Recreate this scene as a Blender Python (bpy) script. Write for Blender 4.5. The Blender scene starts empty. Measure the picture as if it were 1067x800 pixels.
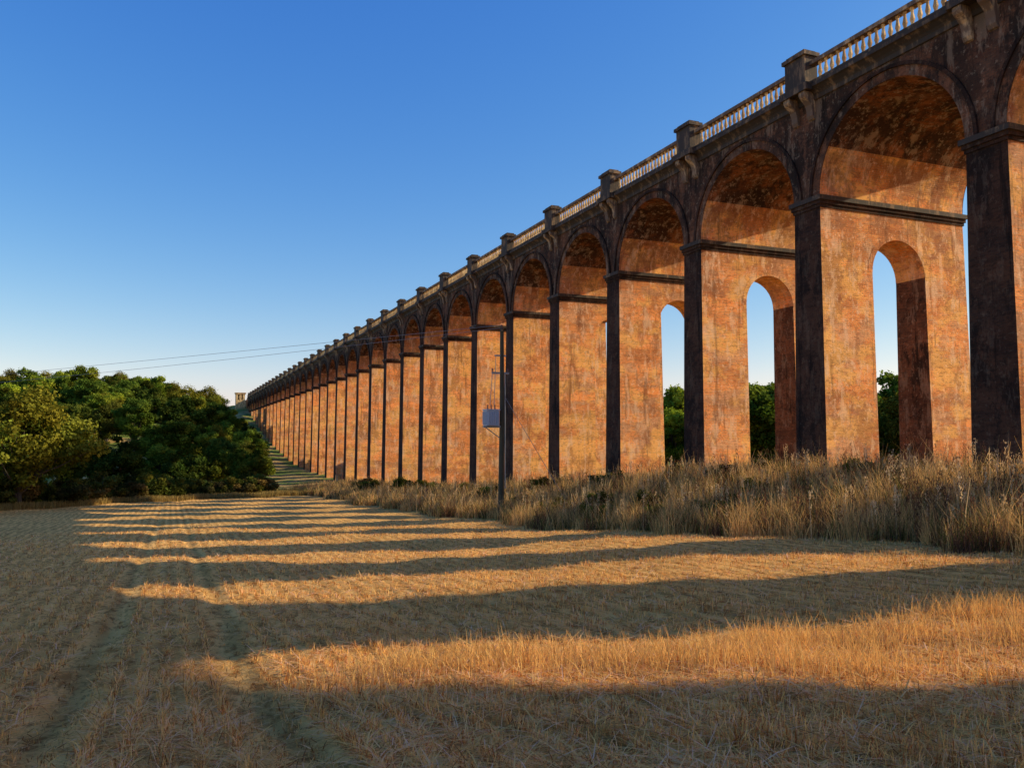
import bpy, math, random
import numpy as np
from mathutils import Vector

scene = bpy.context.scene
rng = np.random.default_rng(7)
random.seed(7)

# ------------------------------------------------------------------ helpers
def ss(a, b, x):
    t = np.clip((np.asarray(x, float) - a) / (b - a), 0, 1)
    return t * t * (3 - 2 * t)

FY = [-400, -60, -10, 0, 5, 11, 23.5, 36, 48, 72, 100, 140, 200, 270, 330, 400, 465, 600, 1500, 4000]
FZ = [-1.6, -1.6, -1.7, -1.85, -2.4, -3.12, -4.0, -4.85, -5.5, -6.8, -7.9, -9, -9.6, -8.5, -4, 5, 15, 20, 26, 30]
VY = [-400, 0, 26, 38, 50, 62, 75, 100, 135, 200, 270, 330, 400, 465, 520, 1500, 4000]
VZ = [-2.1, -2.1, -2.1, -2.3, -3.2, -4.3, -5.2, -6.8, -8.3, -9.2, -8, -3, 6, 18.5, 21, 26, 30]
RUTS = (1.05, -1.05)

def ground(x, y, fine=True):
    x = np.asarray(x, float); y = np.asarray(y, float)
    f = np.interp(y, FY, FZ)
    v = np.interp(y, VY, VZ)
    f = f + 0.4 * ss(3, 22, x) * (1 - ss(20, 50, y)) + 9 * ss(190, 290, y) * ss(30, -10, x)*(1-ss(380,480,y))
    t = ss(22.5, 33, x)
    h = f * (1 - t) + v * t
    und = 0.09 * np.sin(x * 0.31 + 1.3) * np.sin(y * 0.23 + .4) + 0.05 * np.sin(x * 0.83 + y * 0.41) + 0.03*np.sin(x*1.7-y*1.1) + .02*np.sin(x*3.1+y*2.3)
    h = h + und
    far = ss(60, 300, np.hypot(x, y))
    h = h + far * (1.5 * np.sin(x * 0.021 + 2) * np.cos(y * 0.017) )
    if fine:
        wob = 0.12 * np.sin(y * 0.35) + 0.05 * np.sin(y * 1.1)
        for r in RUTS:
            h = h - 0.08 * np.exp(-((x - r - wob) / 0.22) ** 2) * (y < 135) * (.75 + .35*np.sin(y*.8+r) )
    return h

def build_mesh(name, V, F, mats, cols=None, midx=None, smooth=False):
    V = np.asarray(V, np.float32); F = np.asarray(F, np.int32)
    me = bpy.data.meshes.new(name)
    me.vertices.add(len(V)); me.vertices.foreach_set("co", V.ravel())
    k = F.shape[1]
    me.loops.add(F.size); me.loops.foreach_set("vertex_index", F.ravel())
    me.polygons.add(len(F)); me.polygons.foreach_set("loop_start", np.arange(0, F.size, k, dtype=np.int32))
    if midx is not None:
        me.polygons.foreach_set("material_index", np.asarray(midx, np.int32))
    if smooth:
        me.polygons.foreach_set("use_smooth", np.ones(len(F), bool))
    for m in mats: me.materials.append(m)
    me.update(calc_edges=True)
    if cols is not None:
        a = me.color_attributes.new("Col", 'FLOAT_COLOR', 'POINT')
        c = np.ones((len(V), 4), np.float32); c[:, :3] = cols
        a.data.foreach_set("color", c.ravel())
    me.validate()
    return me

def add(name, me, loc=(0, 0, 0), parent=None, rotz=0, sc=1):
    o = bpy.data.objects.new(name, me)
    scene.collection.objects.link(o)
    o.location = loc; o.rotation_euler = (0, 0, rotz)
    o.scale = (sc, sc, sc) if not isinstance(sc, tuple) else sc
    if parent: o.parent = parent
    return o

class MB:
    def __init__(s): s.V = []; s.F = []; s.M = []
    def quad(s, a, b, c, d, m=0):
        n = len(s.V); s.V += [a, b, c, d]; s.F.append((n, n+1, n+2, n+3)); s.M.append(m)
    def box(s, x0, x1, y0, y1, z0, z1, m=0):
        p = [(x, y, z) for x in (x0, x1) for y in (y0, y1) for z in (z0, z1)]
        for f in ((0,1,3,2),(4,6,7,5),(0,4,5,1),(2,3,7,6),(0,2,6,4),(1,5,7,3)):
            s.quad(*[p[i] for i in f], m)
    def mesh(s, name, mats): return build_mesh(name, s.V, s.F, mats, midx=s.M)
    def tube(s, p0, p1, r0, r1, n=8, m=0, cap=True):
        p0 = Vector(p0); p1 = Vector(p1); d = (p1-p0).normalized()
        a = d.orthogonal().normalized(); b = d.cross(a)
        R0 = [tuple(p0+(a*math.cos(2*math.pi*i/n)+b*math.sin(2*math.pi*i/n))*r0) for i in range(n)]
        R1 = [tuple(p1+(a*math.cos(2*math.pi*i/n)+b*math.sin(2*math.pi*i/n))*r1) for i in range(n)]
        for i in range(n):
            j = (i+1) % n
            s.quad(R0[i], R0[j], R1[j], R1[i], m)
            if cap:
                s.quad(R1[i], R1[j], tuple(p1), tuple(p1+d*0.0005), m)

# ------------------------------------------------------------------ materials
def newmat(name):
    m = bpy.data.materials.new(name); m.use_nodes = True
    nt = m.node_tree
    for n in list(nt.nodes): nt.nodes.remove(n)
    out = nt.nodes.new('ShaderNodeOutputMaterial')
    return m, nt, out
def N(nt, t, **kw):
    n = nt.nodes.new(t)
    for k, v in kw.items(): setattr(n, k, v)
    return n
def L(nt, a, b): nt.links.new(a, b)
def ramp(nt, fac, stops):
    r = N(nt, 'ShaderNodeValToRGB')
    el = r.color_ramp.elements
    while len(el) < len(stops): el.new(0.5)
    for e, (p, c) in zip(el, stops):
        e.position = p; e.color = (*c, 1) if len(c) == 3 else c
    L(nt, fac, r.inputs['Fac']); return r.outputs['Color']
def mix(nt, fac, a, b, mode='MIX'):
    m = N(nt, 'ShaderNodeMix', data_type='RGBA', blend_type=mode)
    if hasattr(fac, 'is_linked'): L(nt, fac, m.inputs[0])
    else: m.inputs[0].default_value = fac
    for s, v in ((m.inputs[6], a), (m.inputs[7], b)):
        if hasattr(v, 'is_linked'): L(nt, v, s)
        else: s.default_value = (*v, 1)
    return m.outputs[2]
def noise(nt, vec, scale, detail=5, rough=0.6):
    n = N(nt, 'ShaderNodeTexNoise'); n.inputs['Scale'].default_value = scale
    n.inputs['Detail'].default_value = detail; n.inputs['Roughness'].default_value = rough
    L(nt, vec, n.inputs['Vector']); return n.outputs['Fac']
def mapping(nt, vec, sc, loc=(0, 0, 0)):
    m = N(nt, 'ShaderNodeMapping'); m.inputs['Scale'].default_value = sc; m.inputs['Location'].default_value = loc
    L(nt, vec, m.inputs['Vector']); return m.outputs[0]
def mulf(nt, sock, k):
    g = N(nt, 'ShaderNodeMath', operation='MULTIPLY'); L(nt, sock, g.inputs[0]); g.inputs[1].default_value = k
    return g.outputs[0]
def bw(nt, fac, a, b):
    m = N(nt, 'ShaderNodeMapRange'); L(nt, fac, m.inputs[0]); m.inputs[1].default_value = a; m.inputs[2].default_value = b
    m.inputs[3].default_value = 0; m.inputs[4].default_value = 1; m.interpolation_type = 'SMOOTHSTEP'
    return m.outputs[0]

def brick_mat(name, c1, c2, mortar, dark, grime=0.5, pale=0.5, patch=(.30, .21, .15), patchk=.6, palec=(.66, .46, .32), lift=.6, run=.7, soot=.8):
    m, nt, out = newmat(name)
    geo = N(nt, 'ShaderNodeNewGeometry'); pos = geo.outputs['Position']
    sep = N(nt, 'ShaderNodeSeparateXYZ'); L(nt, pos, sep.inputs[0])
    ad = N(nt, 'ShaderNodeMath', operation='ADD'); L(nt, sep.outputs[0], ad.inputs[0]); L(nt, sep.outputs[1], ad.inputs[1])
    cmb = N(nt, 'ShaderNodeCombineXYZ'); L(nt, ad.outputs[0], cmb.inputs[0]); L(nt, sep.outputs[2], cmb.inputs[1])
    def brick(w, h, mort, a, b, mc, bias=0.):
        bt = N(nt, 'ShaderNodeTexBrick'); L(nt, cmb.outputs[0], bt.inputs['Vector'])
        bt.inputs['Scale'].default_value = 1; bt.inputs['Brick Width'].default_value = w
        bt.inputs['Row Height'].default_value = h; bt.inputs['Mortar Size'].default_value = mort
        bt.inputs['Color1'].default_value = (*a, 1); bt.inputs['Color2'].default_value = (*b, 1)
        bt.inputs['Mortar'].default_value = (*mc, 1); bt.inputs['Bias'].default_value = bias
        return bt
    bt = brick(.29, .12, .011, c1, c2, mortar, -.1)
    col = bt.outputs['Color']
    bb = brick(2.9, 1.32, 0, (.55, .50, .52), (1.25, 1.15, 1.0), (1, 1, 1))
    npx = noise(nt, mapping(nt, pos, (.35, .35, .5), (3, 3, 8)), .8, 4, .6)
    col = mix(nt, mulf(nt, bw(nt, npx, .42, .54), .7), col, mix(nt, 1, col, bb.outputs['Color'], 'MULTIPLY'))
    npz = noise(nt, mapping(nt, pos, (.45, .45, 1.0), (7, 3, 1)), .6, 7, .74)
    col = mix(nt, mulf(nt, bw(nt, npz, .50, .56), patchk), col, patch)
    npo = noise(nt, mapping(nt, pos, (.5, .5, .7), (1, 9, 4)), .5, 6, .7)
    col = mix(nt, mulf(nt, bw(nt, npo, .48, .57), lift), col, tuple(min(.99, c*1.3) for c in c1))
    nf = noise(nt, mapping(nt, pos, (1, 1, 2.4)), 2.6, 6, .8)
    col = mix(nt, mulf(nt, bw(nt, nf, .52, .37), .6), col, dark)
    zc = N(nt, 'ShaderNodeCombineXYZ'); L(nt, sep.outputs[2], zc.inputs[2])
    nb = noise(nt, zc.outputs[0], .55, 4, .7)
    col = mix(nt, .6, col, mix(nt, bw(nt, nb, .35, .65), (.68, .62, .58), (1.35, 1.28, 1.18)), 'MULTIPLY')
    ns = noise(nt, mapping(nt, pos, (1, 1, .6)), .4, 9, .76)
    col = mix(nt, mulf(nt, bw(nt, ns, .515, .58), grime), col, dark)
    zt = bw(nt, sep.outputs[2], 9.0, 19.0)
    n9 = noise(nt, mapping(nt, pos, (1, 1, .35), (4, 4, 4)), .7, 8, .75)
    so = N(nt, 'ShaderNodeMath', operation='MULTIPLY'); L(nt, zt, so.inputs[0]); L(nt, bw(nt, n9, .42, .56), so.inputs[1])
    col = mix(nt, mulf(nt, so.outputs[0], soot), col, dark)
    ne = noise(nt, mapping(nt, pos, (1.4, 1.4, .4)), .9, 8, .75)
    col = mix(nt, mulf(nt, bw(nt, ne, .525, .60), pale), col, palec)
    sp = noise(nt, pos, 3.2, 5, .7)
    col = mix(nt, mulf(nt, bw(nt, sp, .58, .64), pale), col, tuple(c*1.08 for c in palec))
    nd = noise(nt, mapping(nt, pos, (2.0, 2.0, .18)), .8, 7, .72)
    col = mix(nt, mulf(nt, bw(nt, nd, .55, .65), run), col, tuple(c*.55 for c in dark))
    p = N(nt, 'ShaderNodeBsdfPrincipled'); L(nt, col, p.inputs['Base Color']); p.inputs['Roughness'].default_value = .9
    p.inputs['Specular IOR Level'].default_value = .15
    bmp = N(nt, 'ShaderNodeBump'); bmp.inputs['Strength'].default_value = .7; bmp.inputs['Distance'].default_value = .05
    hh = N(nt, 'ShaderNodeMath', operation='SUBTRACT'); L(nt, nf, hh.inputs[0]); L(nt, bt.outputs['Fac'], hh.inputs[1])
    L(nt, hh.outputs[0], bmp.inputs['Height']); L(nt, bmp.outputs[0], p.inputs['Normal'])
    L(nt, p.outputs[0], out.inputs[0]); return m

M_brick = brick_mat('red_brick', (.99, .42, .125), (.92, .31, .085), (.72, .46, .26), (.30, .11, .05), .5, .5, (.60, .37, .22), .6, (.96, .66, .42), .8, .5, .7)
M_soff = brick_mat('shaded_soffit_brick', (.36, .135, .058), (.26, .095, .045), (.20, .13, .09), (.040, .023, .017), .88, .6, (.18, .105, .07), .6, (.52, .37, .26))  # shade under the arch crown put into a darker, stained brick
M_dark = brick_mat('dark_shade_brick', (.080, .038, .022), (.048, .026, .019), (.06, .04, .030), (.015, .010, .008), .75, .14, (.13, .055, .028), .4, (.34, .24, .16))  # dark trim brick; on the pier sides it stands in for their shade
M_span = brick_mat('shaded_spandrel_brick', (.20, .085, .043), (.125, .057, .034), (.11, .08, .06), (.026, .018, .013), .88, .4, (.11, .065, .045), .5, (.38, .27, .18))  # darker brick copy, shade put into its colour for spandrels and one jamb

def stone_mat(name, base, dark, amt):
    m, nt, out = newmat(name)
    geo = N(nt, 'ShaderNodeNewGeometry'); pos = geo.outputs['Position']
    n1 = noise(nt, mapping(nt, pos, (1.5, 1.5, .5)), 1.3, 7, .7)
    col = mix(nt, bw(nt, n1, .42-amt*.1, .6-amt*.1), base, dark)
    n2 = noise(nt, pos, 14, 4, .6)
    col = mix(nt, .4, col, mix(nt, n2, (.7, .7, .7), (1.2, 1.2, 1.2)), 'MULTIPLY')
    p = N(nt, 'ShaderNodeBsdfPrincipled'); L(nt, col, p.inputs['Base Color']); p.inputs['Roughness'].default_value = .85
    b = N(nt, 'ShaderNodeBump'); b.inputs['Strength'].default_value = .4; b.inputs['Distance'].default_value = .02
    L(nt, n2, b.inputs['Height']); L(nt, b.outputs[0], p.inputs['Normal'])
    L(nt, p.outputs[0], out.inputs[0]); return m
M_stone = stone_mat('limestone', (.88, .62, .28), (.46, .27, .11), .2)
M_stoned = stone_mat('weathered_stone', (.23, .145, .075), (.045, .032, .022), .9)
M_corb = stone_mat('corbel_stone', (.58, .40, .22), (.15, .095, .06), .7)

def simple(name, col, rough=.7, metal=0, nscale=8, var=.35):
    m, nt, out = newmat(name)
    tc = N(nt, 'ShaderNodeTexCoord')
    n1 = noise(nt, tc.outputs['Object'], nscale, 5, .65)
    c = mix(nt, n1, tuple(x*(1-var) for x in col), tuple(min(1, x*(1+var)) for x in col))
    p = N(nt, 'ShaderNodeBsdfPrincipled'); L(nt, c, p.inputs['Base Color'])
    p.inputs['Roughness'].default_value = rough; p.inputs['Metallic'].default_value = metal
    L(nt, p.outputs[0], out.inputs[0]); return m
M_bark = simple('bark', (.085, .062, .045), .95)
M_pole = simple('creosoted_timber', (.06, .055, .03), .85, 0, 4)
M_metal = simple('galvanised_steel', (.35, .36, .36), .5, .4)
M_tank = simple('grey_paint', (.42, .48, .55), .5)
M_wire = simple('cable', (.22, .23, .25), .5)
M_ceramic = simple('ceramic', (.18, .08, .05), .3)

def foliage_mat(name, trans=.25, objvar=True, tint=(1.3, 1.25, .7)):
    m, nt, out = newmat(name)
    at = N(nt, 'ShaderNodeAttribute', attribute_name='Col')
    c = at.outputs['Color']
    if objvar:
        oi = N(nt, 'ShaderNodeObjectInfo')
        v = ramp(nt, oi.outputs['Random'], [(0, (.5, .58, .55)), (.35, (.85, .85, .8)), (.6, (1.2, 1.0, .8)), (1, (1.7, 1.5, .9))])
        c = mix(nt, 1, c, v, 'MULTIPLY')
    p = N(nt, 'ShaderNodeBsdfDiffuse'); L(nt, c, p.inputs['Color'])
    t = N(nt, 'ShaderNodeBsdfTranslucent'); L(nt, mix(nt, 1, c, tint, 'MULTIPLY'), t.inputs['Color'])
    ms = N(nt, 'ShaderNodeMixShader'); ms.inputs[0].default_value = trans
    L(nt, p.outputs[0], ms.inputs[1]); L(nt, t.outputs[0], ms.inputs[2]); L(nt, ms.outputs[0], out.inputs[0])
    return m
M_leaf = foliage_mat('leaves', .3)
M_straw = foliage_mat('straw', .3, False, (1.1, 1, .85))
M_grass = foliage_mat('dry_grass', .35, False, (1.1, 1, .8))

# ground
def ground_mat():
    m, nt, out = newmat('field_and_meadow')
    geo = N(nt, 'ShaderNodeNewGeometry'); pos = geo.outputs['Position']
    sep = N(nt, 'ShaderNodeSeparateXYZ'); L(nt, pos, sep.inputs[0])
    n0 = noise(nt, mapping(nt, pos, (1, .35, 1)), 5, 8, .75)
    n1 = noise(nt, mapping(nt, pos, (1, .5, 1)), 1.1, 6, .65)
    n2 = noise(nt, pos, .12, 5, .6)
    n3 = noise(nt, pos, 45, 3, .7)
    straw = mix(nt, bw(nt, n0, .38, .54), (.42, .185, .045), (.99, .57, .17))
    straw = mix(nt, mulf(nt, bw(nt, n1, .48, .62), .35), straw, (.66, .33, .085))
    straw = mix(nt, mulf(nt, bw(nt, n2, .48, .60), .3), straw, (.50, .27, .07))
    straw = mix(nt, .6, straw, mix(nt, n3, (.5, .5, .5), (1.5, 1.5, 1.5)), 'MULTIPLY')
    w = N(nt, 'ShaderNodeTexWave', wave_type='BANDS', bands_direction='X'); w.inputs['Scale'].default_value = .55
    w.inputs['Distortion'].default_value = 1.5; L(nt, pos, w.inputs['Vector'])
    straw = mix(nt, .5, straw, mix(nt, w.outputs['Fac'], (.6, .5, .42), (1.2, 1.2, 1.2)), 'MULTIPLY')
    grass = mix(nt, bw(nt, n1, .38, .62), (.085, .14, .03), (.22, .27, .06))
    dry = mix(nt, bw(nt, n2, .47, .55), grass, (.46, .31, .11))
    def lt(sock, thr, soft):
        a = N(nt, 'ShaderNodeMapRange'); L(nt, sock, a.inputs[0])
        a.inputs[1].default_value = thr - soft; a.inputs[2].default_value = thr + soft
        a.inputs[3].default_value = 1; a.inputs[4].default_value = 0; return a.outputs[0]
    mx = lt(sep.outputs[0], 22.5, 1.5); my = lt(sep.outputs[1], 140, 6)
    mm = N(nt, 'ShaderNodeMath', operation='MULTIPLY'); L(nt, mx, mm.inputs[0]); L(nt, my, mm.inputs[1])
    col = mix(nt, mm.outputs[0], dry, straw)
    p = N(nt, 'ShaderNodeBsdfPrincipled'); L(nt, col, p.inputs['Base Color']); p.inputs['Roughness'].default_value = .95
    p.inputs['Specular IOR Level'].default_value = .05
    b = N(nt, 'ShaderNodeBump'); b.inputs['Strength'].default_value = 1; b.inputs['Distance'].default_value = .15
    L(nt, n0, b.inputs['Height']); L(nt, b.outputs[0], p.inputs['Normal'])
    L(nt, p.outputs[0], out.inputs[0]); return m
M_ground = ground_mat()

# ------------------------------------------------------------------ terrain
xs = np.concatenate([-np.geomspace(3500, 30, 40), np.arange(-29, -4, .8), np.arange(-4, 4, .1), np.arange(4, 60, .8), np.geomspace(61, 3500, 40)])
ys = np.concatenate([-np.geomspace(1500, 30, 14), np.arange(-29, 150, .6), np.geomspace(151, 4000, 70)])
XX, YY = np.meshgrid(xs, ys, indexing='ij')
ZZ = ground(XX, YY)
V = np.stack([XX, YY, ZZ], -1).reshape(-1, 3)
nx, ny = len(xs), len(ys)
I = (np.arange(nx-1)[:, None]*ny + np.arange(ny-1)[None, :]).ravel()
F = np.stack([I, I+ny, I+ny+1, I+1], -1)
add('ground', build_mesh('ground', V, F, [M_ground], smooth=True))

# ------------------------------------------------------------------ viaduct
D, W, P, T = 35.9, 12.0, 12.16, 2.2
ZI, TOP = 14.75, 21.1
def lathe_baluster(b, cx, cy, z0, h, m):
    prof = [(.12, 0), (.12, .1), (.075, .14), (.14, .38), (.075, .72), (.085, .88), (.12, .9), (.12, 1)]
    n = 6
    for (r0, t0), (r1, t1) in zip(prof[:-1], prof[1:]):
        for i in range(n):
            a0 = 2*math.pi*i/n; a1 = 2*math.pi*(i+1)/n
            b.quad((cx+r0*math.cos(a0), cy+r0*math.sin(a0), z0+t0*h), (cx+r0*math.cos(a1), cy+r0*math.sin(a1), z0+t0*h),
                   (cx+r1*math.cos(a1), cy+r1*math.sin(a1), z0+t1*h), (cx+r1*math.cos(a0), cy+r1*math.sin(a0), z0+t1*h), m)

def bay_piers():
    b = MB(); zb, zt = -14.0, 14.2
    a0, a1, zs, r = 4.0, 8.4, 10.35, 2.2; xc = 6.2
    for y in (0, T):
        b.quad((0, y, zb), (a0, y, zb), (a0, y, zt), (0, y, zt), 0)
        b.quad((a1, y, zb), (W, y, zb), (W, y, zt), (a1, y, zt), 0)
        K = 20
        for k in range(K):
            t0 = math.pi - math.pi*k/K; t1 = math.pi - math.pi*(k+1)/K
            p0 = (xc + r*math.cos(t0), zs + r*math.sin(t0)); p1 = (xc + r*math.cos(t1), zs + r*math.sin(t1))
            b.quad((p0[0], y, p0[1]), (p1[0], y, p1[1]), (p1[0], y, zt), (p0[0], y, zt), 0)
            if y == 0:
                b.quad((p0[0], 0, p0[1]), (p0[0], T, p0[1]), (p1[0], T, p1[1]), (p1[0], 0, p1[1]), 0)
            yo = -.012 if y == 0 else T+.012
            ro = r+.36
            q0 = (xc + ro*math.cos(t0), zs + ro*math.sin(t0)); q1 = (xc + ro*math.cos(t1), zs + ro*math.sin(t1))
            b.quad((p0[0], yo, p0[1]), (p1[0], yo, p1[1]), (q1[0], yo, q1[1]), (q0[0], yo, q0[1]), 0)
            b.quad((q0[0], yo, q0[1]), (q1[0], yo, q1[1]), (q1[0], y, q1[1]), (q0[0], y, q0[1]), 0)
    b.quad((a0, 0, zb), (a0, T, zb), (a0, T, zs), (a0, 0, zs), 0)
    b.quad((a1, 0, zb), (a1, T, zb), (a1, T, zs), (a1, 0, zs), 3)  # jamb turned from the sun: its shade painted as darker brick
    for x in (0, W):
        b.quad((x, 0, zb), (x, T, zb), (x, T, zt), (x, 0, zt), 2)  # shaded side faces of the pier, painted in as dark colour
    V = np.array(b.V)
    dz = np.maximum(0, 14.2 - V[:, 2])
    V[:, 1] = 1.1 + (V[:, 1]-1.1)*(1.1+.013*dz)/1.1
    V[:, 0] = 6 + (V[:, 0]-6)*(6+.009*dz)/6
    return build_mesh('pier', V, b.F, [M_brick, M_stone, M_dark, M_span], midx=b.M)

def bay_arch():
    b = MB(); yc, r = (T+P)/2, (P-T)/2; K = 32
    arc = [(yc - r*math.cos(math.pi*k/K), ZI + r*math.sin(math.pi*k/K)) for k in range(K+1)]
    def ringpts(R): return [(yc - R*math.cos(math.pi*k/K), ZI + R*math.sin(math.pi*k/K)) for k in range(K+1)]
    r1, r2 = ringpts(r+.55), ringpts(r+.75)
    for x, s in ((0, -1), (W, 1)):
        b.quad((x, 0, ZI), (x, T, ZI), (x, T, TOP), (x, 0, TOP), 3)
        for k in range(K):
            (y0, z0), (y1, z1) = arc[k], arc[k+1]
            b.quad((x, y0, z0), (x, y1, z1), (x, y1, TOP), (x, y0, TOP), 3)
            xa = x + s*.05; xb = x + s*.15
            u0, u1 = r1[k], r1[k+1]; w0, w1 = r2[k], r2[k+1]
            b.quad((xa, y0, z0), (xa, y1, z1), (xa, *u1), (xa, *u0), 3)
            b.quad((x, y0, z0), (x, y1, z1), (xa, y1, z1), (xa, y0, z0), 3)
            b.quad((xb, *u0), (xb, *u1), (xb, *w1), (xb, *w0), 2)
            b.quad((xa, *u0), (xa, *u1), (xb, *u1), (xb, *u0), 2)
            b.quad((x, *w0), (x, *w1), (xb, *w1), (xb, *w0), 2)
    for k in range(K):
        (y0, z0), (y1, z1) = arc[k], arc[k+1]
        low = k < 4 or k >= K-6  # sunlit lower strips keep plain brick; the rest has shade painted in
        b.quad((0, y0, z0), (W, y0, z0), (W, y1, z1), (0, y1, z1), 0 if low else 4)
    b.quad((0, 0, TOP), (W, 0, TOP), (W, P, TOP), (0, P, TOP), 3)
    return b.mesh('arch', [M_brick, M_stone, M_dark, M_span, M_soff])

def bay_trim():
    b = MB()
    b.box(-.07, W+.07, -.07, T+.07, 14.05, 14.25, 2)
    b.box(-.15, W+.15, -.15, T+.15, 14.25, 14.48, 2)
    b.box(-.25, W+.25, -.25, T+.25, 14.48, 14.76, 1)
    prof = [(0, 20.68), (-.1, 20.72), (-.1, 20.98), (-.2, 21.12), (-.42, 21.3), (-.55, 21.36), (-.55, 21.56), (-.3, 21.62), (-.3, 21.9), (.15, 21.9), (.15, 21.1)]
    rail = [(-.33, 22.9), (-.33, 23.14), (.17, 23.14), (.17, 22.9), (-.33, 22.9)]
    for side in (0, 1):
        fx = (lambda x: x) if side == 0 else (lambda x: W-x)
        for pr, mm in ((prof, 1), (rail, 5)):
            for (x0, z0), (x1, z1) in zip(pr[:-1], pr[1:]):
                b.quad((fx(x0), 0, z0), (fx(x1), 0, z1), (fx(x1), P, z1), (fx(x0), P, z0), mm)
        def bx(x0, x1, *a):
            b.box(min(fx(x0), fx(x1)), max(fx(x0), fx(x1)), *a)
        bx(-.95, -.02, -.12, T+.12, 21.22, 21.66, 1)
        bx(-.72, .25, .22, T-.22, 21.66, 23.5, 1)
        bx(-.60, .27, .5, T-.5, 22.0, 23.2, 1)
        bx(-.86, .36, .08, T-.08, 23.5, 23.74, 1)
        bx(-.68, .2, .3, T-.3, 23.74, 23.9, 1)
        cp = [(0, 19.55), (-.12, 19.6), (-.22, 19.8), (-.24, 20.1), (-.34, 20.45), (-.56, 20.7), (-.76, 20.85), (-.84, 21.0), (-.84, 21.21)]
        for ya in (.18, T-.68):
            yb = ya+.5
            for (x0, z0), (x1, z1) in zip(cp[:-1], cp[1:]):
                b.quad((fx(x0), ya, z0), (fx(x1), ya, z1), (fx(x1), yb, z1), (fx(x0), yb, z0), 5)
                for yy in (ya, yb):
                    b.quad((fx(x0), yy, z0), (fx(x1), yy, z1), (fx(0), yy, z1), (fx(0), yy, z0), 5)
        n = 20
        for i in range(n):
            lathe_baluster(b, fx(-.08), T+.15+(P-T-.3)*(i+.5)/n, 21.9, 1.0, 4)
    b.box(.6, W-.6, 0.01, P-.01, 21.1, 21.35, 2)
    return b.mesh('parapet', [M_brick, M_stoned, M_dark, M_span, M_stone, M_corb])

via = bpy.data.objects.new('brick_railway_viaduct', None); scene.collection.objects.link(via)
mp, ma, mt = bay_piers(), bay_arch(), bay_trim()
for i in range(-8, 36):
    y = 26.2 + P*(i-1)
    add('pier', mp, (D, y, 0), via); add('arch', ma, (D, y, 0), via); add('parapet', mt, (D, y, 0), via)
b = MB(); b.box(D+.1, D+W-.1, 26.2+P*35, 26.2+P*35+40, -10, 21.3, 0)
add('abutment', b.mesh('abutment', [M_brick]), parent=via)

# end pavilion
b = MB()
x0, y0 = 30.5, 458.0; z0 = float(ground(31, 462))-3
b.box(x0, x0+4.6, y0, y0+4.6, z0, 21, 0)
for (dx, dy) in ((0, 0), (3.5, 0), (0, 3.5), (3.5, 3.5), (1.8, 0), (0, 1.8)):
    b.box(x0+dx-.05, x0+dx+1.05, y0+dy-.05, y0+dy+1.05, 21, 24.0, 0)
b.box(x0+.6, x0+4, y0+.9, y0+4, 21, 24, 1)
b.box(x0-.3, x0+4.9, y0-.3, y0+4.9, 24.0, 24.6, 0)
b.box(x0-.5, x0+5.1, y0-.5, y0+5.1, 24.6, 24.85, 0)
add('stone_pavilion', b.mesh('stone_pavilion', [M_stone, M_stoned]))

# ------------------------------------------------------------------ trees
def quads_from(c, u, v):
    V = np.stack([c-u-v, c+u-v, c+u+v, c-u+v], 1).reshape(-1, 3)
    F = np.arange(len(c)*4).reshape(-1, 4)
    return V, F
def rand_unit(n, r):
    a = r.normal(size=(n, 3)); return a/np.linalg.norm(a, axis=1, keepdims=True)

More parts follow.
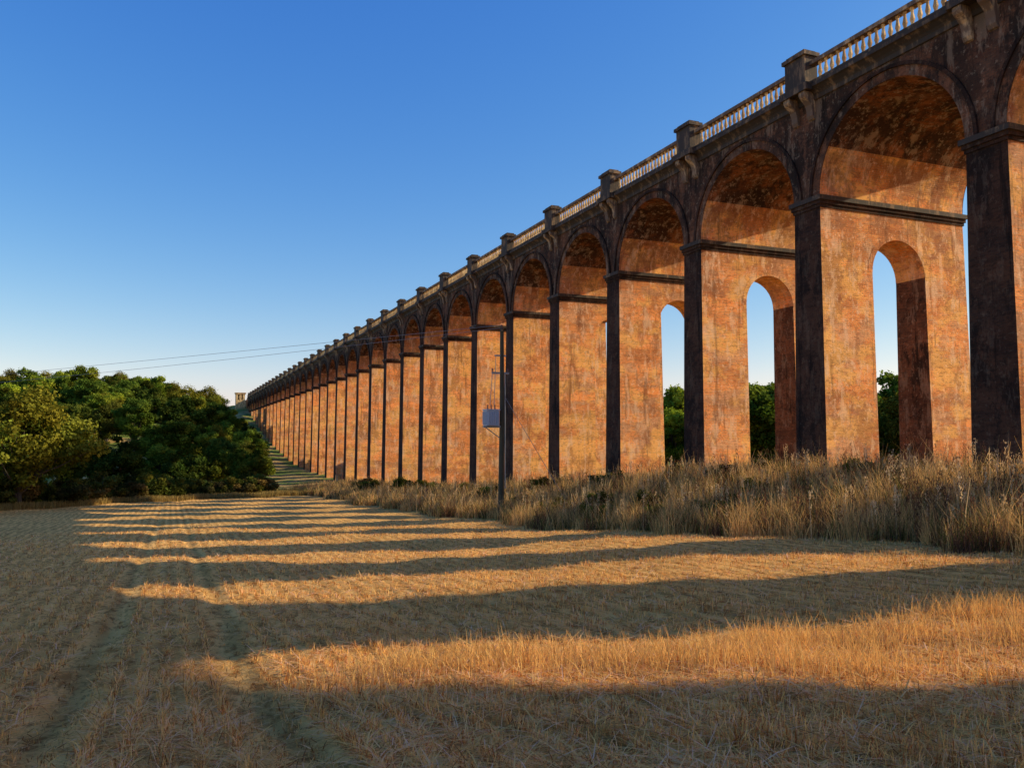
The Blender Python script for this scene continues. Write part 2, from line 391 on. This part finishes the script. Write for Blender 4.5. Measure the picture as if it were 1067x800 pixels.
def make_tree(name, seed, H, R, nleaf=16000, leaf=.22, trunk=.28, ncl=60, base=(.062, .085, .022)):
    r = np.random.default_rng(seed); rr = random.Random(seed)
    mb = MB()
    th = H*trunk; tr = H*.022
    top = Vector((rr.uniform(-.3, .3), rr.uniform(-.3, .3), th))
    mb.tube((0, 0, -.8), top*.5, tr*1.35, tr*1.0, 9, 0, False); mb.tube(top*.5, top, tr*1.0, tr*.85, 9, 0, False)
    mb.tube(top, (top.x+rr.uniform(-1, 1)*.04*H, top.y, H*.82), tr*.8, tr*.15, 7, 0)
    cc = []; cr = []
    zc = H*(.5+trunk*.5)*.97; hz = H*(1-trunk*.75)*.5
    for i in range(ncl):
        d = r.normal(size=3); d /= np.linalg.norm(d)
        rad = r.uniform(.35, 1)**.55*.86
        wob = 1+.25*math.sin(3*math.atan2(d[1], d[0])+seed)+.16*math.sin(5*d[2]+seed*2)
        c = np.array([d[0]*R*rad*wob, d[1]*R*rad*wob, zc+d[2]*hz*rad*(1+.15*math.sin(4*math.atan2(d[1], d[0])+seed*3))])
        if c[2] < th*.7: c[2] = th*.7+r.uniform(0, .1*H)
        cc.append(c); cr.append(r.uniform(.11, .26)*R)
        if i % 2 == 0:
            t = rr.uniform(.35, 1.0); s = top*t if t < .8 else top
            s = Vector((s.x, s.y, s.z+rr.uniform(0, .15)*H))
            mid = s.lerp(Vector(c), .5)+Vector((0, 0, -.02*H))
            mb.tube(s, mid, tr*.4, tr*.25, 5, 0, False); mb.tube(mid, Vector(c), tr*.25, tr*.06, 5, 0, False)
    cc = np.array(cc); cr = np.array(cr)
    idx = r.choice(ncl, nleaf, p=cr**2/np.sum(cr**2))
    d = rand_unit(nleaf, r); rad = cr[idx]*np.clip(r.normal(.85, .27, nleaf), .1, 1.6)
    c = cc[idx]+d*rad[:, None]*np.array([1.1, 1.1, .8])
    nrm = rand_unit(nleaf, r)*.8+d*.7+np.array([0, 0, .3]); nrm /= np.linalg.norm(nrm, axis=1, keepdims=True)
    t = np.cross(nrm, rand_unit(nleaf, r)); t /= np.linalg.norm(t, axis=1, keepdims=True)
    bt = np.cross(nrm, t); s = leaf*r.uniform(.5, 1.3, nleaf)[:, None]
    LV, LF = quads_from(c, t*s, bt*s*.65)
    cl = r.uniform(.4, 1.5, ncl)[idx]*r.uniform(.6, 1.4, nleaf)
    hue = r.uniform(-.25, .35, ncl)[idx]
    col = np.stack([base[0]*cl*(1+hue), base[1]*cl*(1+hue*.25), base[2]*cl], 1)
    nb = len(mb.V)
    V = np.concatenate([np.array(mb.V), LV]); F = np.concatenate([np.array(mb.F), LF+nb])
    C = np.concatenate([np.full((nb, 3), .06), np.repeat(col, 4, 0)])
    mi = np.concatenate([np.zeros(len(mb.F)), np.ones(len(LF))])
    return build_mesh(name, V, F, [M_bark, M_leaf], cols=C, midx=mi)

oakA = make_tree('oak_a', 1, 16, 7.5, 30000, .19, .18, 95, (.115, .135, .026))
oakB = make_tree('oak_b', 2, 14, 6.0, 24000, .19, .2, 75, (.085, .125, .023))
oakC = make_tree('ash_c', 3, 18, 6.5, 24000, .23, .22, 75, (.135, .205, .030))
oakD = make_tree('beech_d', 4, 15, 7.0, 24000, .23, .18, 70, (.070, .110, .021))
bushA = make_tree('bush_a', 5, 3.2, 2.4, 9000, .08, .08, 30, (.075, .095, .024))
bushB = make_tree('bush_b', 6, 2.4, 2.2, 8000, .08, .08, 26, (.12, .095, .036))

def put(name, me, x, y, sc=1., parent=None, dz=-.2):
    return add(name, me, (x, y, float(ground(x, y, False))+dz), parent, random.uniform(0, 6.28), (sc*random.uniform(.92, 1.12), sc*random.uniform(.92, 1.12), sc))

for (me, x, y, s, nm) in [
    (oakA, -17, 116, .92, 'oak_tree'), (oakB, -27, 112, .9, 'oak_tree'), (oakB, -8, 138, .70, 'oak_tree'), (oakD, -20, 138, .88, 'beech_tree'),
    (oakC, -32, 135, .8, 'ash_tree'), (oakD, -2, 158, .62, 'beech_tree'), (oakB, 6, 160, .66, 'oak_tree'), (oakB, 12.5, 150, .60, 'oak_tree'),
    (oakD, 9, 175, .72, 'beech_tree'), (oakA, 15, 178, .6, 'oak_tree'), (oakB, 1.5, 147, .55, 'oak_tree'), (oakA, -17, 165, .66, 'oak_tree'),
    (oakC, 17, 215, .7, 'ash_tree'), (oakD, 20, 245, .75, 'beech_tree'), (oakB, 22, 280, .85, 'oak_tree'), (oakD, -24, 104, .5, 'beech_tree'),
    (oakD, 3, 285, 1.0, 'beech_tree'), (oakB, -8, 290, 1.1, 'oak_tree'), (oakC, -14, 300, .95, 'ash_tree')]:
    put(nm, me, x, y, s)

hedge = bpy.data.objects.new('hedgerow', None); scene.collection.objects.link(hedge)
pts = [(-46, 88), (-30, 104), (-16, 120), (-6, 134), (6, 142), (15, 146)]
for (ax, ay), (bx, by) in zip(pts[:-1], pts[1:]):
    n = 9
    for i in range(n):
        t = (i+random.random())/n
        x = ax+(bx-ax)*t+random.uniform(-1, 1); y = ay+(by-ay)*t+random.uniform(-1.5, 1.5)
        put('shrub', random.choice([bushA, bushB]), x, y, random.uniform(.7, 1.6), hedge)

wood = bpy.data.objects.new('distant_woodland', None); scene.collection.objects.link(wood)
rw = random.Random(3)
trees = [oakA, oakB, oakC, oakD]
def scatter(n, x0, x1, y0, y1, s0, s1, cond=None):
    for _ in range(n):
        x = rw.uniform(x0, x1); y = rw.uniform(y0, y1)
        if cond and not cond(x, y): continue
        put('tree', rw.choice(trees), x, y, rw.uniform(s0, s1), wood)
scatter(150, -330, 18, 300, 400, .75, 1.1)
scatter(110, -200, 18, 215, 300, .55, .85, lambda x, y: (-10 < x) or (x < -75) or y > 262)
scatter(26, -80, -8, 258, 300, .75, 1.0)
scatter(90, -420, 20, 400, 520, .6, .95)
scatter(60, 51, 90, 330, 470, .8, 1.1)
scatter(50, -140, -42, 130, 215, .6, .9)
# beyond the viaduct
scatter(190, 92, 150, 20, 420, .85, 1.2, lambda x, y: x > 92+max(0, 60-y)*.2)
scatter(60, 52, 95, 180, 330, .6, .9)

# ------------------------------------------------------------------ grasses
def blades(x, y, h, w, lean, az, col, z=None, bend=0.35, zoff=0):
    n = len(x)
    if z is None: z = ground(x, y)
    p0 = np.stack([x, y, z+zoff-.01], 1)
    dirh = np.stack([np.cos(az), np.sin(az), np.zeros(n)], 1)
    sl, cl = np.sin(lean)[:, None], np.cos(lean)[:, None]
    up = np.array([0, 0, 1.])
    mid = p0+(dirh*sl+up*cl)*(h*.55)[:, None]
    l2 = lean+bend*rng.uniform(0, 1, n)
    tip = mid+(dirh*np.sin(l2)[:, None]+up*np.cos(l2)[:, None])*(h*.45)[:, None]
    a2 = rng.uniform(0, np.pi, n)
    sd = np.stack([np.cos(a2), np.sin(a2), np.zeros(n)], 1)*(w/2)[:, None]
    V = np.stack([p0-sd, p0+sd, mid-sd*.8, mid+sd*.8, tip-sd*.3, tip+sd*.3], 1).reshape(-1, 3)
    k = np.arange(n)[:, None]*6
    F = np.concatenate([k+np.array([0, 1, 3, 2]), k+np.array([2, 3, 5, 4])], 0)
    C = np.repeat(col, 6, 0)
    return V, F, C
def merge(parts):
    Vs, Fs, Cs = [], [], []; o = 0
    for V, F, C in parts:
        Vs.append(V); Fs.append(F+o); Cs.append(C); o += len(V)
    return np.concatenate(Vs), np.concatenate(Fs), np.concatenate(Cs)
def vnoise(x, y, s, seed=0):
    return (np.sin(x*s+seed)*np.cos(y*s*.8+seed*2)+np.sin(x*s*2.3+y*s*1.7+seed*3)*.6+np.sin(x*s*4.1-y*s*5.3+seed)*.35)/1.95*.5+.5

# stubble
n = 270000
ang = rng.uniform(-.80, .78, n)+math.radians(22.3)
rad = np.exp(rng.uniform(math.log(3.6), math.log(65), n))
x = rad*np.sin(ang); y = rad*np.cos(ang)
row = .30
xr = np.round(x/row)*row+rng.normal(0, .04, n)
x = np.where(rng.random(n) < .75, xr, x)
rutd = np.minimum(np.abs(x-RUTS[0]-.12*np.sin(y*.35)), np.abs(x-RUTS[1]-.12*np.sin(y*.35)))
keep = (x < 22.8) & ((rutd > .20+.12*vnoise(x, y, 2.2, 6)) | (rng.random(n) < .35))
x, y, rad, rutd = x[keep], y[keep], rad[keep], rutd[keep]; n = len(x)
pat = vnoise(x, y, .55, 1.0); pat2 = vnoise(x, y, 1.9, 4); pat3 = vnoise(x, y, 4.3, 8)
lying = rng.random(n) < .42+.35*(pat3 > .5)
h = np.where(lying, rng.uniform(.12, .42, n), rng.uniform(.05, .13, n)*(.5+1.1*pat))
inrut = rutd < .30
h *= np.where(inrut, .5, 1)
lean = np.where(lying, rng.uniform(1.25, 1.62, n), np.abs(rng.normal(0, .35, n)))
w = .0055+.0006*rad; w = w*rng.uniform(.7, 1.4, n)
az = rng.uniform(0, 2*np.pi, n)
tone = rng.uniform(.6, 1.3, n)*(.75+.6*pat2)*(.80+.6*pat3)
tone = np.where(inrut, tone*.65, tone)
col = np.stack([1.0*tone, .53*tone, .155*tone], 1)
br = rng.random(n) < .23; col[br] *= np.array([.46, .30, .24])
pl = rng.random(n) < .2; col[pl] *= np.array([1.2, 1.35, 2.0])
col = np.clip(col, 0, [.98, .62, .36])
A = blades(x, y, h, w, lean, az, col, zoff=np.where(lying, rng.uniform(.0, .07, n), 0))
parts = [A]
tuft = [(14.3, 4.2), (13.6, 4.9), (15.0, 3.5), (12.2, 5.0), (16.8, 5.5), (10.5, 6.6), (9, 5.4), (17.8, 7.9), (7.2, 7.5), (5.5, 9.4), (12.0, 9.5), (19, 12), (8.2, 9.8), (9.4, 9.0), (4.2, 10.2), (3.0, 10.8), (6.4, 8.6), (11.4, 7.3), (10.8, 7.9), (13.0, 6.5)]
for (tx, ty) in tuft:
    m = 700
    px = tx+rng.normal(0, .6, m); py = ty+rng.normal(0, .4, m)
    t = rng.uniform(.6, 1.1, m)
    parts.append(blades(px, py, rng.uniform(.12, .45, m), np.full(m, .010), np.abs(rng.normal(.15, .35, m)), rng.uniform(0, 6.28, m),
                        np.clip(np.stack([.97*t, .57*t, .18*t], 1), 0, .97), bend=.6))
V, F, C = merge(parts)
add('straw_stubble', build_mesh('straw_stubble', V, F, [M_straw], cols=C))

# tall bank grass
n = 200000
y = np.exp(rng.uniform(math.log(14), math.log(170), n))-8
edge = 21.8+.9*np.sin(y*.35)+.5*np.sin(y*1.3)+.3*np.sin(y*3.1)
x = edge+rng.beta(1.0, 1.35, n)*15
pat = vnoise(x, y, .45, 2); pat2 = vnoise(x, y, 1.3, 5)
clump = vnoise(x, y, 2.6, 9); cl2 = vnoise(x, y, 5.5, 3)
h = rng.uniform(.45, 1.25, n)*(.50+.55*pat+.85*clump**2+.5*cl2**2)*np.clip((x-edge+.5)/1.0, .4, 1)
tall = rng.random(n) < .06; h[tall] *= 1.5
rad = np.hypot(x, y)
w = (.006+.0004*rad)*rng.uniform(.6, 1.3, n)
t = rng.uniform(.45, 1.2, n)
gold = np.stack([.90*t, .56*t, .22*t], 1); olive = np.stack([.13*t, .15*t, .035*t], 1); brown = np.stack([.22*t, .105*t, .06*t], 1)
s = pat2*.6+clump*.4+rng.normal(0, .11, n)
col = np.where((s > .48)[:, None], gold, np.where((s > .36)[:, None], olive, brown))
A = blades(x, y, h, w, np.abs(rng.normal(.1, .25, n)), rng.uniform(0, 6.28, n), np.clip(col, 0, .95), bend=.8)
m = 1200
sx = rng.uniform(22, 34, m); sy = np.exp(rng.uniform(math.log(14), math.log(110), m))-4
hs_ = rng.uniform(1.2, 2.2, m); t = rng.uniform(.6, 1.2, m)
pale = (rng.random(m) < .5)[:, None]
stalk_c = np.where(pale, np.stack([.85*t, .62*t, .34*t], 1), np.stack([.17*t, .085*t, .05*t], 1))
St = blades(sx, sy, hs_, .012+.0004*np.hypot(sx, sy), np.abs(rng.normal(0, .10, m)), rng.uniform(0, 6.28, m), stalk_c, bend=.1)
rep = 22
hx = np.repeat(sx, rep)+rng.normal(0, .045, m*rep); hy = np.repeat(sy, rep)+rng.normal(0, .045, m*rep)
hz = np.repeat(hs_, rep)*rng.uniform(.65, 1.0, m*rep)
Hd = blades(hx, hy, rng.uniform(.05, .13, m*rep), np.full(m*rep, .035), rng.uniform(0, 1.4, m*rep), rng.uniform(0, 6.28, m*rep), np.repeat(stalk_c, rep, 0), zoff=hz)
m = 40000
x2 = rng.uniform(-50, 24, m); y2 = np.interp(x2, [-50, -30, -16, -6, 6, 24], [82, 101, 116, 130, 138, 142])+rng.exponential(5, m)-2
t = rng.uniform(.5, 1.1, m)
Bp = blades(x2, y2, rng.uniform(.4, 1.0, m), np.full(m, .07), np.abs(rng.normal(.1, .2, m)), rng.uniform(0, 6.28, m), np.stack([.46*t, .33*t, .11*t], 1), bend=.5)
m = 30000
x3 = rng.uniform(34, 60, m); y3 = rng.uniform(5, 120, m); t = rng.uniform(.5, 1.1, m)
Cp = blades(x3, y3, rng.uniform(.3, .9, m), np.full(m, .04), np.abs(rng.normal(.1, .2, m)), rng.uniform(0, 6.28, m), np.stack([.40*t, .32*t, .10*t], 1), bend=.5)
V, F, C = merge([A, St, Hd, Bp, Cp])
add('tall_grass', build_mesh('tall_grass', V, F, [M_grass], cols=C))

# scrub on the bank
scrub = bpy.data.objects.new('bramble_scrub', None); scene.collection.objects.link(scrub)
for (x, y, s) in [(31, 88, .6), (30, 100, .7), (30, 112, .9), (27, 122, .9), (29, 132, 1.0), (33, 60, .55), (34, 71, .6),
                  (24.2, 31, .50), (25.2, 34, .55), (24.0, 37.5, .52), (26.0, 41, .58), (24.2, 45, .55), (26.2, 48.5, .6), (25.0, 53, .55),
                  (31.5, 42, .55), (33, 49, .6), (30, 66, .65), (28, 74, .65), (27.5, 28, .45), (31, 56, .65), (26, 62, .5), (29, 36, .42), (33, 33, .5), (33.5, 40, .5)]:
    put('bramble', bushB if random.random() < .35 else bushA, x, y, s, scrub)

# ------------------------------------------------------------------ utility poles
def make_pole(name, x, y, full=True):
    z = float(ground(x, y, False))
    e = bpy.data.objects.new(name, None); scene.collection.objects.link(e); e.location = (x, y, z)
    b = MB(); Hh = 14.9
    b.tube((0, 0, -1), (0.12, 0, Hh*.5), .24, .2, 12, 0); b.tube((.12, 0, Hh*.5), (.1, 0, Hh), .2, .15, 12, 0)
    add('post', b.mesh('post', [M_pole]), parent=e)
    b = MB()
    ux, uy = .38, .925
    b.tube((-ux*.9+.1, -uy*.9, Hh-.25), (ux*.9+.1, uy*.9, Hh-.25), .06, .06, 6, 0)
    add('crossarm', b.mesh('crossarm', [M_metal]), parent=e)
    b = MB()
    for t in (-.8, .8):
        cx, cy = ux*t+.1, uy*t
        for k in range(3):
            zz = Hh-.2+k*.12
            b.tube((cx, cy, zz), (cx, cy, zz+.08), .1, .06, 8, 0)
    add('insulators', b.mesh('insulators', [M_ceramic]), parent=e)
    if full:
        b = MB()
        b.box(-1.3, -.28, -.45, .45, 7.1, 8.3, 0)
        b.box(-1.35, -.23, -.5, .5, 8.3, 8.4, 0)
        for k in range(5):
            b.box(-1.38, -1.3, -.38+k*.18, -.32+k*.18, 7.2, 8.2, 0)
            b.box(-1.2+k*.19, -1.15+k*.19, -.53, -.45, 7.2, 8.2, 0)
        add('transformer', b.mesh('transformer', [M_tank]), parent=e)
        b = MB()
        b.box(-1.45, .25, -.12, .12, 6.95, 7.1, 0)
        b.tube((-1.3, 0, 7.0), (0, 0, 6.1), .04, .04, 6, 0)
        b.box(-.75, .7, -.06, .06, 11.2, 11.35, 0)
        b.box(-.5, .45, -.06, .06, 12.6, 12.72, 0)
        b.tube((.38, 0, 2.2), (.36, 0, 11.2), .05, .05, 6, 0)
        b.tube((-.7, 0, 11.3), (-.9, 0, 8.7), .025, .025, 5, 0)
        b.tube((-.4, 0, 12.7), (-.55, 0, 8.7), .025, .025, 5, 0)
        add('brackets', b.mesh('brackets', [M_metal]), parent=e)
        b = MB()
        for cx in (-1.1, -.8, -.5):
            for k in range(4): b.tube((cx, 0, 8.4+k*.09), (cx, 0, 8.47+k*.09), .08, .05, 8, 0)
        for cx in (-.7, .6):
            for k in range(3): b.tube((cx, 0, 11.35+k*.1), (cx, 0, 11.43+k*.1), .09, .05, 8, 0)
        add('bushings', b.mesh('bushings', [M_ceramic]), parent=e)
        b = MB(); b.tube((.1, 0, 9.8), (5.5, -2.5, -.3), .02, .02, 5, 0)
        add('stay_wire', b.mesh('stay_wire', [M_wire]), parent=e)
    return Vector((x, y, z)), Hh
p1, h1 = make_pole('utility_pole', 23.95, 60.7)
p2, h2 = make_pole('utility_pole', -75.0, 172.0, False)
b = MB()
for t in (-.8, .8):
    a = p1+Vector((.38*t+.1, .925*t, h1+.1)); c = p2+Vector((.38*t+.1, .925*t, h2+.1))
    prev = None
    for i in range(41):
        s = i/40; q = a.lerp(c, s); q.z -= (.2 if t < 0 else .9)*4*s*(1-s)
        if prev is not None: b.tube(prev, q, .016, .016, 5, 0, False)
        prev = q
add('overhead_wires', b.mesh('overhead_wires', [M_wire]))

# ------------------------------------------------------------------ light
EL, PHI = 24.7, 18.6
az = math.radians(90+PHI); el = math.radians(EL)
sv = Vector((math.sin(az)*math.cos(el), math.cos(az)*math.cos(el), math.sin(el)))
sun = bpy.data.lights.new('sun', 'SUN'); sun.energy = 5.0; sun.angle = math.radians(.5); sun.color = (1, .85, .58)
so = bpy.data.objects.new('sun', sun); scene.collection.objects.link(so)
so.rotation_euler = (-sv).to_track_quat('-Z', 'Y').to_euler(); so.location = sv*200

w = bpy.data.worlds.new('World'); scene.world = w; w.use_nodes = True
nt = w.node_tree; bg = nt.nodes['Background']
sky = nt.nodes.new('ShaderNodeTexSky'); sky.sky_type = 'NISHITA'; sky.sun_disc = False
sky.sun_elevation = el; sky.sun_rotation = az; sky.air_density = 1.0; sky.dust_density = .6; sky.ozone_density = 2.5
hs = nt.nodes.new('ShaderNodeHueSaturation'); hs.inputs['Saturation'].default_value = 1.25
nt.links.new(sky.outputs[0], hs.inputs['Color'])
sp = nt.nodes.new('ShaderNodeSeparateColor'); nt.links.new(hs.outputs[0], sp.inputs[0])
cb = nt.nodes.new('ShaderNodeCombineColor')
for ch, (g, a) in enumerate(((1.25, 1.5), (1.0, 1.62), (.5, 3.7))):
    mx = nt.nodes.new('ShaderNodeMath'); mx.operation = 'MAXIMUM'; mx.inputs[1].default_value = 0.0001
    nt.links.new(sp.outputs[ch], mx.inputs[0])
    pw = nt.nodes.new('ShaderNodeMath'); pw.operation = 'POWER'; pw.inputs[1].default_value = g
    nt.links.new(mx.outputs[0], pw.inputs[0])
    ml = nt.nodes.new('ShaderNodeMath'); ml.operation = 'MULTIPLY'; ml.inputs[1].default_value = a
    nt.links.new(pw.outputs[0], ml.inputs[0]); nt.links.new(ml.outputs[0], cb.inputs[ch])
nt.links.new(cb.outputs[0], bg.inputs['Color'])
bg.inputs['Strength'].default_value = .1

# ------------------------------------------------------------------ camera
cam = bpy.data.cameras.new('camera'); co = bpy.data.objects.new('camera', cam); scene.collection.objects.link(co)
cam.lens = 29.02; cam.sensor_width = 36; cam.clip_start = .1; cam.clip_end = 9000
co.location = (0, 0, 0); co.rotation_euler = (math.radians(90+3.86), 0, math.radians(-22.32))
scene.camera = co
scene.view_settings.view_transform = 'Standard'; scene.view_settings.look = 'None'
scene.view_settings.exposure = 0; scene.view_settings.gamma = 1
